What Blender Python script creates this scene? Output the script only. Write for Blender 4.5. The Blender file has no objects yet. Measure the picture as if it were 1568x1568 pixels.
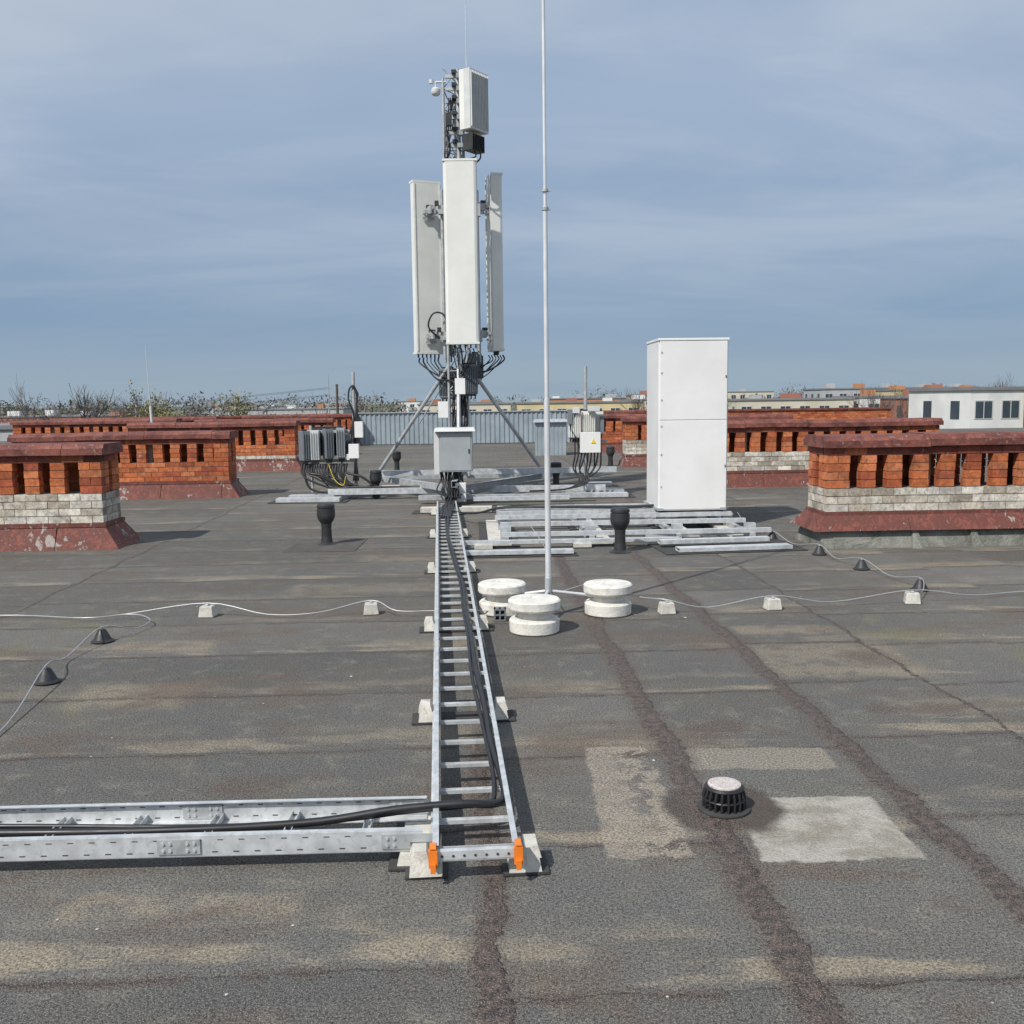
import bpy, math, random
from mathutils import Vector, Matrix
random.seed(7)
scene=bpy.context.scene
scene.view_settings.view_transform='Standard'
try: scene.view_settings.look='None'
except Exception: pass
scene.view_settings.exposure=0
COL=scene.collection

# ---------------------------------------------------------------- node helpers
class NT:
    def __init__(s,t): s.t=t
    def n(s,typ,**k):
        nd=s.t.nodes.new(typ)
        for a,b in k.items(): setattr(nd,a,b)
        return nd
    def set(s,sock,v):
        if v is None: return
        if hasattr(v,'is_output') or isinstance(v,bpy.types.NodeSocket): s.t.links.new(v,sock)
        else: sock.default_value=v
    def m(s,op,a,b=None,c=None,clamp=False):
        nd=s.n('ShaderNodeMath',operation=op); nd.use_clamp=clamp
        s.set(nd.inputs[0],a); s.set(nd.inputs[1],b); s.set(nd.inputs[2],c)
        return nd.outputs[0]
    def noise(s,vec,scale,detail=4,rough=.55,dist=0):
        nd=s.n('ShaderNodeTexNoise'); s.set(nd.inputs['Vector'],vec)
        nd.inputs['Scale'].default_value=scale; nd.inputs['Detail'].default_value=detail
        nd.inputs['Roughness'].default_value=rough; nd.inputs['Distortion'].default_value=dist
        return nd.outputs['Fac']
    def ramp(s,v,a,b,lo=0.,hi=1.,smooth=True):
        nd=s.n('ShaderNodeMapRange'); nd.interpolation_type='SMOOTHSTEP' if smooth else 'LINEAR'
        s.set(nd.inputs['Value'],v)
        nd.inputs['From Min'].default_value=a; nd.inputs['From Max'].default_value=b
        nd.inputs['To Min'].default_value=lo; nd.inputs['To Max'].default_value=hi
        return nd.outputs['Result']
    def mix(s,f,a,b,mode='MIX'):
        nd=s.n('ShaderNodeMix',data_type='RGBA',blend_type=mode)
        s.set(nd.inputs[0],f)
        for i,v in ((6,a),(7,b)):
            if isinstance(v,(tuple,list)): v=(v[0],v[1],v[2],1)
            s.set(nd.inputs[i],v)
        return nd.outputs[2]
    def scalevec(s,vec,sc):
        nd=s.n('ShaderNodeMapping'); s.set(nd.inputs['Vector'],vec); nd.inputs['Scale'].default_value=sc
        return nd.outputs[0]

def newmat(name):
    m=bpy.data.materials.new(name); m.use_nodes=True
    nt=m.node_tree; b=nt.nodes['Principled BSDF']
    return m,NT(nt),b

def mat(name,c,rough=.6,metal=0.,var=.25,scale=6.,dirt=None,dirt_amt=.3,bump=.0,bscale=40,spec=.5,attr=False):
    m,N,b=newmat(name)
    tc=N.n('ShaderNodeTexCoord').outputs['Object']
    f=N.noise(tc,scale,3)
    v=N.ramp(f,.25,.75,1-var,1+var*.6)
    if attr:
        base=N.n('ShaderNodeAttribute',attribute_name='Col').outputs['Color']
    else:
        base=N.mix(0.,c,c)
    comb=N.n('ShaderNodeCombineColor'); 
    for i in range(3): N.set(comb.inputs[i],v)
    col=N.mix(1.,base,comb.outputs[0],'MULTIPLY')
    if dirt:
        f2=N.noise(tc,scale*2.3,4,.65,.6)
        col=N.mix(N.ramp(f2,.50,.68,0,dirt_amt),col,dirt)
    if attr:   # soot and efflorescence on masonry
        f3=N.noise(tc,2.6,5,.72,.5)
        col=N.mix(N.ramp(f3,.54,.70,0,.55),col,(.10,.055,.04))
        f4=N.noise(N.scalevec(tc,(1,1,.5)),9,4,.75,.3)
        col=N.mix(N.ramp(f4,.62,.72,0,.5),col,(.48,.42,.36))
    N.set(b.inputs['Base Color'],col)
    r=N.ramp(f,.3,.7,rough-.07,rough+.07); N.set(b.inputs['Roughness'],r)
    b.inputs['Metallic'].default_value=metal
    b.inputs['Specular IOR Level'].default_value=spec
    if bump:
        bn=N.n('ShaderNodeBump'); bn.inputs['Strength'].default_value=bump; bn.inputs['Distance'].default_value=.01
        N.set(bn.inputs['Height'],N.noise(tc,bscale,4,.65)); N.set(b.inputs['Normal'],bn.outputs[0])
    return m

M={}
M['galv']=mat('galvanised_steel',(.64,.66,.67),.45,.35,.18,14,(.40,.41,.41),.45)
M['galv2']=mat('galvanised_dull',(.47,.49,.50),.5,.3,.2,9,(.28,.28,.27),.4)
M['white']=mat('white_enamel',(.80,.80,.78),.38,0,.05,2,(.66,.66,.62),.12)
M['antw']=mat('antenna_radome',(.77,.77,.73),.45,0,.05,2,(.64,.63,.57),.15)
M['antg']=mat('antenna_back_grey',(.72,.73,.69),.5,0,.06,4)
M['fin']=mat('radio_heatsink',(.17,.19,.21),.5,0,.12,6)
M['grey']=mat('grey_paint',(.34,.37,.38),.45,0,.08,5,(.25,.25,.25),.2)
M['lgrey']=mat('light_grey_plastic',(.62,.63,.62),.45,0,.06,6)
M['rod']=mat('aluminium_rod',(.70,.71,.72),.4,.25,.08,6)
M['dark']=mat('dark_plastic',(.030,.031,.033),.5,0,.2,8)
M['black']=mat('black_rubber',(.018,.018,.02),.45,0,.2,10)
M['slot']=mat('slot_shadow',(.05,.05,.052),.8,0,.1,10)
M['orange']=mat('orange_plastic',(.85,.22,.02),.45,0,.1,10)
M['conc']=mat('white_concrete',(.76,.74,.68),.95,0,.16,5,(.42,.38,.31),.5,.6,60,.2)
M['holder']=mat('concrete_holder',(.60,.58,.52),.9,0,.2,12,(.3,.28,.24),.5,.4,120,.2)
M['feltpad']=mat('bitumen_pad',(.055,.055,.054),.9,0,.25,12,None,0,.5,200)
M['felt2']=mat('bitumen_patch',(.092,.086,.078),.92,0,.3,5,(.16,.13,.10),.5,.6,150)
M['brick']=mat('brick_units',(.5,.2,.1),.88,0,.32,14,(.10,.04,.03),.5,.5,70,.3,attr=True)
M['mortar']=mat('mortar',(.25,.22,.19),.95,0,.25,20,(.12,.1,.09),.5,.4,100)
M['wire']=mat('aluminium_wire',(.50,.50,.50),.4,.5,.1,10)
M['yellow']=mat('sign_yellow',(.85,.62,.03),.5,0,.05,10)
M['glass']=mat('window_glass',(.05,.07,.09),.15,0,.3,.6)
M['bark']=mat('bark',(.10,.085,.07),.9,0,.3,3)
M['redw']=mat('drain_label',(.58,.55,.52),.6,0,.2,60,(.40,.09,.07),.9)
M['corr']=mat('corrugated_zinc',(.34,.40,.44),.5,.2,.12,2,(.26,.28,.29),.3)
M['pebble']=mat('pebble_white',(.5,.48,.43),.8,0,.2,30)

def tin():
    m,N,b=newmat('red_tin_flashing')
    tc=N.n('ShaderNodeTexCoord').outputs['Object']
    f=N.noise(N.scalevec(tc,(2.0,2.0,1.4)),5,6,.78,.5)
    f0=N.noise(tc,1.1,3,.6,.2)
    g=N.noise(tc,30,4,.7)
    col=N.mix(N.ramp(g,.3,.7),(.17,.050,.036),(.25,.082,.058))
    col=N.mix(N.ramp(f,.42,.50,0,.7),col,(.10,.034,.028))
    pe=N.m('MULTIPLY',N.ramp(N.m('ADD',f,N.m('MULTIPLY',N.m('SUBTRACT',f0,.5),.45)),.575,.605),.85)
    col=N.mix(pe,col,(.38,.34,.31))
    col=N.mix(N.ramp(g,.60,.7,0,.5),col,(.06,.035,.03))
    N.set(b.inputs['Base Color'],col); b.inputs['Roughness'].default_value=.75
    bn=N.n('ShaderNodeBump'); bn.inputs['Strength'].default_value=.5; bn.inputs['Distance'].default_value=.015
    N.set(bn.inputs['Height'],f); N.set(b.inputs['Normal'],bn.outputs[0])
    return m
M['tin']=tin()
def captin():
    m,N,b=newmat('dark_red_cap')
    tc=N.n('ShaderNodeTexCoord').outputs['Object']
    f=N.noise(tc,4,5,.7,.5); g=N.noise(tc,22,4,.7)
    col=N.mix(N.ramp(f,.35,.65),(.11,.034,.028),(.24,.080,.058))
    col=N.mix(N.ramp(g,.58,.66,0,.6),col,(.30,.22,.19))
    col=N.mix(N.ramp(g,.42,.34,0,.6),col,(.05,.03,.027))
    N.set(b.inputs['Base Color'],col); b.inputs['Roughness'].default_value=.8
    return m
M['cap']=captin()
def upstand():
    m,N,b=newmat('felt_upstand')
    tc=N.n('ShaderNodeTexCoord').outputs['Object']
    f=N.noise(tc,3,5,.65,.6); g=N.noise(tc,110,3,.8)
    col=N.mix(N.ramp(f,.35,.7),(.10,.105,.085),(.25,.25,.22))
    col=N.mix(N.ramp(g,.5,.65,0,.6),col,(.40,.40,.36))
    N.set(b.inputs['Base Color'],col); b.inputs['Roughness'].default_value=.9
    bn=N.n('ShaderNodeBump'); bn.inputs['Strength'].default_value=.8; bn.inputs['Distance'].default_value=.08
    N.set(bn.inputs['Height'],f); N.set(b.inputs['Normal'],bn.outputs[0])
    return m
M['upst']=upstand()

# ---------------------------------------------------------------- mesh builder
class MB:
    def __init__(s,name,mats):
        s.name=name; s.mats=mats; s.v=[]; s.f=[]; s.mi=[]; s.sm=[]; s.c=[]; s.xf=Matrix.Identity(4)
    def idx(s,k):
        if k not in s.mats: s.mats.append(k)
        return s.mats.index(k)
    def add(s,vs,fs,k,smooth=False,col=(1,1,1)):
        o=len(s.v)
        s.v+= [tuple(s.xf@Vector(p)) for p in vs]
        i=s.idx(k)
        for f in fs:
            s.f.append(tuple(o+j for j in f)); s.mi.append(i)
            s.sm.append(smooth); s.c.append(col)
    def box(s,lo,hi,k,col=(1,1,1)):
        x0,y0,z0=lo; x1,y1,z1=hi
        vs=[(x0,y0,z0),(x1,y0,z0),(x1,y1,z0),(x0,y1,z0),(x0,y0,z1),(x1,y0,z1),(x1,y1,z1),(x0,y1,z1)]
        s.add(vs,[(0,3,2,1),(4,5,6,7),(0,1,5,4),(1,2,6,5),(2,3,7,6),(3,0,4,7)],k,False,col)
    def cbox(s,c,sz,k,rz=0.,col=(1,1,1),rx=0.):
        sx,sy,sz_=[a/2 for a in sz]
        old=s.xf
        s.xf=old@Matrix.Translation(c)@Matrix.Rotation(rz,4,'Z')@Matrix.Rotation(rx,4,'X')
        s.box((-sx,-sy,-sz_),(sx,sy,sz_),k,col); s.xf=old
    def frust(s,lo,hi,lo2,hi2,z0,z1,k,col=(1,1,1)):
        vs=[(lo[0],lo[1],z0),(hi[0],lo[1],z0),(hi[0],hi[1],z0),(lo[0],hi[1],z0),(lo2[0],lo2[1],z1),(hi2[0],lo2[1],z1),(hi2[0],hi2[1],z1),(lo2[0],hi2[1],z1)]
        s.add(vs,[(0,3,2,1),(4,5,6,7),(0,1,5,4),(1,2,6,5),(2,3,7,6),(3,0,4,7)],k,False,col)
    def tube(s,pts,r,k,n=8,r1=None,caps=True,smooth=True,col=(1,1,1)):
        pts=[Vector(p) for p in pts]; L=len(pts)
        vs=[];prev=None
        for i,p in enumerate(pts):
            d=(pts[min(i+1,L-1)]-pts[max(i-1,0)])
            if d.length<1e-9: d=Vector((0,0,1))
            d.normalize()
            if prev is None:
                a=Vector((0,0,1)) if abs(d.z)<.9 else Vector((1,0,0))
                u=d.cross(a).normalized()
            else:
                u=(prev-d*prev.dot(d)); 
                u=u.normalized() if u.length>1e-6 else d.orthogonal().normalized()
            prev=u; w=d.cross(u)
            rr=r if r1 is None else r+(r1-r)*i/(L-1)
            for j in range(n):
                a=2*math.pi*j/n
                vs.append(p+u*math.cos(a)*rr+w*math.sin(a)*rr)
        fs=[(i*n+j,i*n+(j+1)%n,(i+1)*n+(j+1)%n,(i+1)*n+j) for i in range(L-1) for j in range(n)]
        s.add(vs,fs,k,smooth,col)
        if caps:
            s.add(vs[:n],[tuple(range(n))[::-1]],k,False,col); s.add(vs[-n:],[tuple(range(n))],k,False,col)
    def lathe(s,c,prof,k,n=32):
        for i in range(len(prof)-1):
            vs=[]
            for r,z in prof[i:i+2]:
                for j in range(n):
                    a=2*math.pi*j/n; vs.append((c[0]+r*math.cos(a),c[1]+r*math.sin(a),c[2]+z))
            s.add(vs,[(j,(j+1)%n,n+(j+1)%n,n+j) for j in range(n)],k,True)
            if i==0: s.add(vs[:n],[tuple(range(n))[::-1]],k)
            if i==len(prof)-2: s.add(vs[-n:],[tuple(range(n))],k)
    def make(s,parent=None,bevel=0,colattr=False,loc=None):
        me=bpy.data.meshes.new(s.name); me.from_pydata(s.v,[],s.f)
        for k in s.mats: me.materials.append(M[k])
        me.polygons.foreach_set('material_index',s.mi); me.polygons.foreach_set('use_smooth',s.sm)
        if colattr:
            a=me.color_attributes.new('Col','FLOAT_COLOR','CORNER'); d=[]
            for f,c in zip(s.f,s.c): d+=[c[0],c[1],c[2],1]*len(f)
            a.data.foreach_set('color',d)
        me.update()
        ob=bpy.data.objects.new(s.name,me); COL.objects.link(ob)
        if parent: ob.parent=parent
        if bevel:
            b=ob.modifiers.new('b','BEVEL'); b.width=bevel; b.segments=2; b.limit_method='ANGLE'; b.angle_limit=.8
        return ob
def empty(name,loc=(0,0,0)):
    e=bpy.data.objects.new(name,None); e.empty_display_size=.2; COL.objects.link(e); return e
def sm(pts,n=6):
    P=[Vector(p) for p in pts]; P=[P[0]*2-P[1]]+P+[P[-1]*2-P[-2]]; o=[]
    for i in range(1,len(P)-2):
        for t in range(n):
            t/=n; a,b,c,d=P[i-1],P[i],P[i+1],P[i+2]
            o.append(.5*((2*b)+(c-a)*t+(2*a-5*b+4*c-d)*t*t+(3*b-a-3*c+d)*t**3))
    o.append(P[-2]); return o
AX=math.radians(2.3)   # roof grid direction

# ---------------------------------------------------------------- roof
def roofmat():
    m,N,b=newmat('bitumen_felt_roof')
    tc=N.n('ShaderNodeTexCoord').outputs['Object']
    sp=N.n('ShaderNodeSeparateXYZ'); N.set(sp.inputs[0],tc); X,Y=sp.outputs[0],sp.outputs[1]
    big=N.noise(tc,.35,2,.6); mid=N.noise(tc,1.7,4,.62,.4); m2=N.noise(tc,5.5,5,.68,.3)
    fine=N.noise(tc,95,2,.75); grain=N.noise(tc,230,1,.8); gr2=N.noise(tc,26,3,.7)
    wob=N.m('MULTIPLY',N.m('SUBTRACT',mid,.5),.16)
    wob2=N.m('MULTIPLY',N.m('SUBTRACT',m2,.5),.07)
    xp=N.m('ADD',X,N.m('MULTIPLY',Y,.0454)); yp=N.m('SUBTRACT',Y,N.m('MULTIPLY',X,.04))
    xw=N.m('ADD',N.m('ADD',xp,wob),wob2); yw=N.m('ADD',N.m('ADD',yp,N.m('MULTIPLY',wob,.6)),wob2)
    col=N.mix(N.ramp(big,.3,.7),(.088,.087,.082),(.122,.118,.109))
    col=N.mix(N.ramp(mid,.40,.64,0,.6),col,(.116,.106,.090))
    pan=N.m('FLOOR',N.m('DIVIDE',N.m('SUBTRACT',xp,.04),.865))
    panL=N.m('FLOOR',N.m('DIVIDE',xp,3.7))
    isR=N.m('GREATER_THAN',xp,.04)
    pid=N.m('ADD',N.m('MULTIPLY',isR,pan),N.m('MULTIPLY',N.m('SUBTRACT',1,isR),N.m('MULTIPLY',panL,7.3)))
    wn=N.n('ShaderNodeTexWhiteNoise',noise_dimensions='1D'); N.set(wn.inputs['W'],N.m('ADD',pid,3.3))
    rnd=wn.outputs['Value']
    t=N.m('DIVIDE',N.m('ADD',yw,N.m('MULTIPLY',rnd,.22)),.92)
    fr=N.m('FRACT',t); idt=N.m('FLOOR',t)
    wn2=N.n('ShaderNodeTexWhiteNoise',noise_dimensions='2D'); cb=N.n('ShaderNodeCombineXYZ'); N.set(cb.inputs[0],idt); N.set(cb.inputs[1],pid); N.set(wn2.inputs['Vector'],cb.outputs[0])
    r2=wn2.outputs['Value']
    def gmul(col,v):
        cc=N.n('ShaderNodeCombineColor')
        for i in range(3): N.set(cc.inputs[i],v)
        return N.mix(1.,col,cc.outputs[0],'MULTIPLY')
    col=gmul(col,N.ramp(r2,0,1,.80,1.16,False))
    xs=N.scalevec(tc,(.45,2.2,1)); nb=N.noise(xs,2.0,4,.62,.3)
    band=N.m('MULTIPLY',N.ramp(fr,.02,.06),N.ramp(fr,.5,.12))
    dust=N.m('MULTIPLY',band,N.ramp(nb,.47,.58))
    dust=N.m('MULTIPLY',dust,N.ramp(r2,.2,.6,.45,1.))
    dust=N.m('MULTIPLY',dust,N.ramp(m2,.34,.56,.35,1.))
    col=N.mix(N.m('MULTIPLY',dust,.8),col,(.285,.235,.165))
    col=N.mix(N.m('MULTIPLY',N.ramp(m2,.50,.70),.5),col,(.20,.185,.15))
    # dried-puddle dust sheets
    sharp=N.ramp(N.noise(tc,7,4,.75,.5),.40,.52)
    def patch(x0,x1,y0,y1,e=.012):
        u=N.m('ADD',X,N.m('ADD',wob2,N.m('MULTIPLY',wob,.45))); v=N.m('ADD',Y,N.m('ADD',N.m('MULTIPLY',wob2,1.6),N.m('MULTIPLY',wob,.5)))
        a=N.m('MULTIPLY',N.ramp(u,x0-e,x0+e),N.ramp(u,x1+e,x1-e))
        c_=N.m('MULTIPLY',N.ramp(v,y0-e,y0+e),N.ramp(v,y1+e,y1-e))
        return N.m('MULTIPLY',a,c_)
    for x0,x1,y0,y1,e,am in ((1.52,2.5,5.62,6.42,.06,.55),(-2.75,-2.05,6.4,6.72,.05,.6),(-2.5,-1.85,5.2,5.65,.08,.6),(-1.5,-.72,3.0,3.15,.03,.6),(1.55,2.3,6.7,6.95,.05,.6),(2.0,3.0,4.95,5.2,.05,.4),(-2.0,-.6,8.4,8.8,.08,.4),(-1.6,-.5,10.0,10.5,.1,.45)):
        k=N.m('MULTIPLY',N.m('MULTIPLY',patch(x0,x1,y0,y1,e),N.ramp(sharp,0,1,.35,1.)),am)
        col=N.mix(k,col,(.26,.215,.155))
    st=N.noise(N.scalevec(tc,(.7,1.6,1)),1.1,4,.68,.6)
    col=N.mix(N.ramp(st,.52,.64,0,.65),col,(.108,.076,.057))
    moss=N.noise(tc,.5,4,.72,.4)
    col=N.mix(N.ramp(moss,.57,.69,0,.6),col,(.145,.132,.072))
    sd=N.m('MINIMUM',fr,N.m('SUBTRACT',1,fr))
    wide=N.m('MULTIPLY',N.ramp(sd,.05,.01),N.ramp(m2,.42,.56))
    col=N.mix(N.m('MULTIPLY',wide,.7),col,(.072,.048,.040))
    line=N.m('MULTIPLY',N.ramp(sd,.010,.002),N.ramp(nb,.35,.6,.4,1.))
    col=N.mix(N.m('MULTIPLY',line,.8),col,(.030,.027,.025))
    tot=None; halo=None
    tb=N.m('MULTIPLY',N.m('SUBTRACT',gr2,.5),.09)
    for s_,w_,y1 in ((.04,.036,4.4),(.93,.046,10.3),(1.775,.042,11.),(2.64,.008,60),(-3.66,.008,60),(-7.36,.008,60)):
        d0=N.m('ABSOLUTE',N.m('SUBTRACT',xw,s_)); d=N.m('ADD',d0,tb)
        ys=N.ramp(Y,y1+.6,y1)
        k=N.m('MULTIPLY',N.ramp(d,w_*1.3,w_*.85),ys)
        hk=N.m('MULTIPLY',N.ramp(N.m('ADD',d0,wob2),w_*2.6,w_*1.2),ys)
        tot=k if tot is None else N.m('MAXIMUM',tot,k)
        halo=hk if halo is None else N.m('MAXIMUM',halo,hk)
    P1=patch(.33,.64,3.38,4.5); P2=patch(.88,1.47,3.34,3.9); P3=patch(.78,1.44,4.2,4.46)
    chip=N.ramp(N.noise(tc,9,5,.78,.4),.49,.53)
    P1b=N.m('MULTIPLY',P1,N.m('SUBTRACT',1,N.m('MULTIPLY',chip,N.ramp(X,.40,.56,.25,1.))))
    dd=N.m('SQRT',N.m('ADD',N.m('POWER',N.m('SUBTRACT',X,.83),2),N.m('POWER',N.m('SUBTRACT',Y,3.82),2)))
    dd=N.m('ADD',N.m('ADD',dd,N.m('MULTIPLY',wob,1.9)),N.m('MULTIPLY',wob2,1.5)); ring=N.ramp(dd,.27,.20)
    tint=N.mix(N.ramp(m2,.38,.62),(.28,.255,.21),(.42,.40,.35))
    col=N.mix(N.m('MULTIPLY',P1b,.8),col,(.29,.25,.20))
    col=N.mix(N.m('MULTIPLY',P3,.7),col,(.27,.235,.185))
    col=N.mix(N.m('MULTIPLY',P2,.92),col,tint)
    def ell(cx,cy,rx,ry,amt,c,prev):
        q=N.m('SQRT',N.m('ADD',N.m('POWER',N.m('DIVIDE',N.m('SUBTRACT',xw,cx),rx),2),N.m('POWER',N.m('DIVIDE',N.m('SUBTRACT',yw,cy),ry),2)))
        q=N.m('ADD',q,N.m('MULTIPLY',N.m('SUBTRACT',m2,.5),2.2))
        k=N.m('MULTIPLY',N.ramp(q,1.3,.5),amt)
        return N.mix(k,prev,c)
    for cx,cy,rx,ry in ((2.52,6.0,.40,.36),(1.25,4.74,.36,.18),(-.95,4.15,.36,.20),(2.35,4.95,.5,.14)):
        col=ell(cx,cy-.02,rx*.6,ry*.6,.6,(.088,.062,.05),col)
    col=N.mix(N.m('MULTIPLY',ring,.9),col,(.058,.043,.036))
    col=N.mix(N.m('MULTIPLY',halo,.5),col,(.095,.072,.058))
    tarc=N.mix(N.ramp(gr2,.35,.65),(.036,.027,.024),(.115,.080,.065))
    col=N.mix(N.m('MULTIPLY',tot,.9),col,tarc)
    gk=N.m('SUBTRACT',1,N.m('MULTIPLY',P2,.7))
    col=N.mix(gk,col,gmul(col,N.ramp(fine,.32,.68,.34,1.7,False)))
    col=N.mix(N.m('MULTIPLY',N.ramp(grain,.56,.67,0,.65),gk),col,(.37,.36,.33))
    col=N.mix(N.ramp(grain,.43,.33,0,.55),col,(.025,.025,.025))
    N.set(b.inputs['Base Color'],col)
    N.set(b.inputs['Roughness'],N.ramp(tot,0,1,.9,.62))
    b.inputs['Specular IOR Level'].default_value=.3
    h=N.m('ADD',N.m('MULTIPLY',fine,.005),N.m('ADD',N.m('MULTIPLY',gr2,.007),N.m('MULTIPLY',m2,.016)))
    h=N.m('ADD',h,N.m('MULTIPLY',N.ramp(fr,0,.012),.007)); h=N.m('ADD',h,N.m('MULTIPLY',tot,.008))
    bn=N.n('ShaderNodeBump'); bn.inputs['Strength'].default_value=.85; bn.inputs['Distance'].default_value=1.
    N.set(bn.inputs['Height'],h); N.set(b.inputs['Normal'],bn.outputs[0])
    return m
M['roof']=roofmat()
M['wallbrick']=mat('building_wall',(.32,.17,.11),.9,0,.2,3)
r=MB('flat_roof',['roof','wallbrick'])
r.add([(-40,-8,0),(34,-8,0),(34,47,0),(-40,47,0)],[(0,1,2,3)],'roof')
r.box((-40,-8,-15),(34,47,-.004),'wallbrick')
r.make()

M['terrain']=mat('grass_terrain',(.10,.115,.06),.95,0,.4,.02,(.13,.12,.10),.6)
g=MB('ground',[])
g.add([(-4000,-2000,-15),(4000,-2000,-15),(4000,6000,-15),(-4000,6000,-15)],[(0,1,2,3)],'terrain'); g.make()

# ---------------------------------------------------------------- brick vents
ORG=[(.56,.17,.065),(.50,.145,.055),(.60,.20,.08),(.45,.125,.05),(.54,.19,.085),(.38,.10,.05)]
RED=[(.24,.065,.045),(.30,.085,.05),(.20,.05,.036),(.42,.13,.06),(.13,.04,.034)]
WHT=[(.62,.58,.49),(.57,.52,.43),(.66,.62,.54),(.42,.37,.30),(.60,.57,.50)]
def bricks_x(B,x0,x1,y0,y1,z0,z1,pal,off=0,bl=.25):
    x=x0-off
    while x<x1-.01:
        a=max(x,x0)+.004; b=min(x+bl,x1)-.004
        if b-a>.02:
            j=random.uniform(-.004,.004); dz=random.uniform(-.002,.002)
            c=random.choice(pal); k=random.uniform(.78,1.15); c=(c[0]*k,c[1]*k,c[2]*k)
            B.box((a,y0+j,z0+.004+dz),(b,y1+j,z1-.005+dz),'brick',c)
        x+=bl
def ring(B,L,Dp,z0,z1,pal,off):
    bricks_x(B,0,L,0,.12,z0,z1,pal,off); bricks_x(B,0,L,Dp-.12,Dp,z0,z1,pal,off)
    for xs in ((0,.12),(L-.12,L)):
        y=.12
        while y<Dp-.13:
            e=min(y+.16,Dp-.12)
            c=random.choice(pal); k=random.uniform(.8,1.1)
            B.box((xs[0],y+.004,z0+.004),(xs[1],e-.004,z1-.005),'brick',(c[0]*k,c[1]*k,c[2]*k)); y=e
def vent(x0,x1,y,kind='A',rot=AX,Dp=.58):
    L=x1-x0
    B=MB('brick_ventilation_block',['brick','mortar','tin','cap','upst'])
    B.xf=Matrix.Translation((x0,y,0))@Matrix.Rotation(rot,4,'Z')
    if kind=='D':
        B.frust((-.10,-.12),(L+.13,Dp+.13),(-.05,-.05),(L+.05,Dp+.05),0,.2,'upst')
        x=-.12
        while x<L+.1:
            e=min(x+random.uniform(.9,1.3),L+.1); q=random.uniform(0,.015)
            B.frust((x,-.13-q),(e-.004,-.06),(x,-.03),(e-.004,-.01),.195-q,.35,'tin'); x=e+.0
            if e>=L+.1: break
        B.frust((-.16,-.14),(.0,Dp+.14),(-.03,-.025),(.0,Dp+.02),.19,.351,'tin')
        B.box((-.02,-.02,.352),(L+.02,Dp+.02,.385),'tin')
        x=.9
        while x<L:
            B.frust((x,-.19),(x+.12,-.1),(x+.03,-.09),(x+.08,-.06),.0,.19,'upst'); x+=random.uniform(.5,1.1)
        z=.386
    else:
        B.frust((-.10,-.13),(L+.20,Dp+.12),(-.02,-.02),(L+.02,Dp+.02),0,.25,'tin')
        x=.6
        while x<L: 
            B.frust((x,-.14),(x+.012,-.1),(x,-.035),(x+.012,-.02),.0,.25,'tin'); x+=random.uniform(.8,1.1)
        B.box((-.03,-.03,.251),(L+.03,Dp+.03,.295),'tin')
        z=.296
    if kind=='A': nw,no=4,0
    elif kind=='D': nw,no=3,0
    else: nw,no=(0,4) if kind=='B' else (1,3)
    zc=z
    for i in range(nw): ring(B,L,Dp,zc,zc+.086,WHT,(i%2)*.125); zc+=.086
    for i in range(no): ring(B,L,Dp,zc,zc+.084,ORG,(i%2)*.125); zc+=.084
    B.box((.008,.008,z-.01),(L-.008,Dp-.008,zc-.004),'mortar')
    ph=.36 if kind!='B' else .32
    n=4; hh=ph/n
    x=.25; pos=[(0.,.25)]
    while x+.13+.16<L-.25:
        x+=.13; pos.append((x,x+.162)); x+=.162
    pos.append((L-.25,L))
    for a,b in pos:
        for q in range(n):
            dx=random.uniform(-.006,.006)
            for yy in ((0,.12),(Dp-.12,Dp)):
                c=random.choice(ORG); k=random.uniform(.75,1.15); dy=random.uniform(-.004,.004)
                if b-a>.2 and q%2:
                    mid=(a+b)/2
                    B.box((a+dx,yy[0],zc+q*hh+.004),(mid-.004,yy[1],zc+(q+1)*hh-.004),'brick',(c[0]*k,c[1]*k,c[2]*k))
                    B.box((mid+.004,yy[0],zc+q*hh+.004),(b+dx,yy[1],zc+(q+1)*hh-.004),'brick',(c[0]*.8,c[1]*.8,c[2]*.8))
                else:
                    B.box((a+dx,yy[0]+dy,zc+q*hh+.004),(b+dx,yy[1]+dy,zc+(q+1)*hh-.004),'brick',(c[0]*k,c[1]*k,c[2]*k))
        B.box((a+.01,.01,zc-.002),(b-.01,.11,zc+ph),'mortar'); B.box((a+.01,Dp-.11,zc-.002),(b-.01,Dp-.01,zc+ph),'mortar')
    for xs in ((0.,.11),(L-.11,L)):
        for q in range(n):
            B.box((xs[0],.125,zc+q*hh+.004),(xs[1],Dp*.42,zc+(q+1)*hh-.004),'brick',random.choice(ORG))
            B.box((xs[0],Dp*.60,zc+q*hh+.004),(xs[1],Dp-.125,zc+(q+1)*hh-.004),'brick',random.choice(ORG))
    x=1.1
    while x<L-.6:
        B.box((x,.12,zc),(x+.1,Dp-.12,zc+ph),'mortar'); x+=1.17
    zc+=ph
    ring(B,L,Dp,zc,zc+.085,RED,.06)
    B.box((.008,.008,zc-.002),(L-.008,Dp-.008,zc+.083),'mortar'); zc+=.085
    x=-.05
    while x<L+.05:
        e=min(x+1.17,L+.05); dz=random.uniform(-.009,.009)
        B.box((x+.003,-.055,zc+dz),(e-.003,Dp+.055,zc+.075+dz),'cap')
        B.frust((x+.003,-.03),(e-.003,Dp+.03),(x+.003,.01),(e-.003,Dp-.01),zc+.075+dz,zc+.125+dz,'cap'); x=e
        if e>=L+.05: break
    return B.make(colattr=True)
vent(-8.6,-4.72,11.1,'A')
vent(-8.7,-4.98,17.1,'B'); vent(-12.5,-9.3,17.0,'B')
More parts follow.
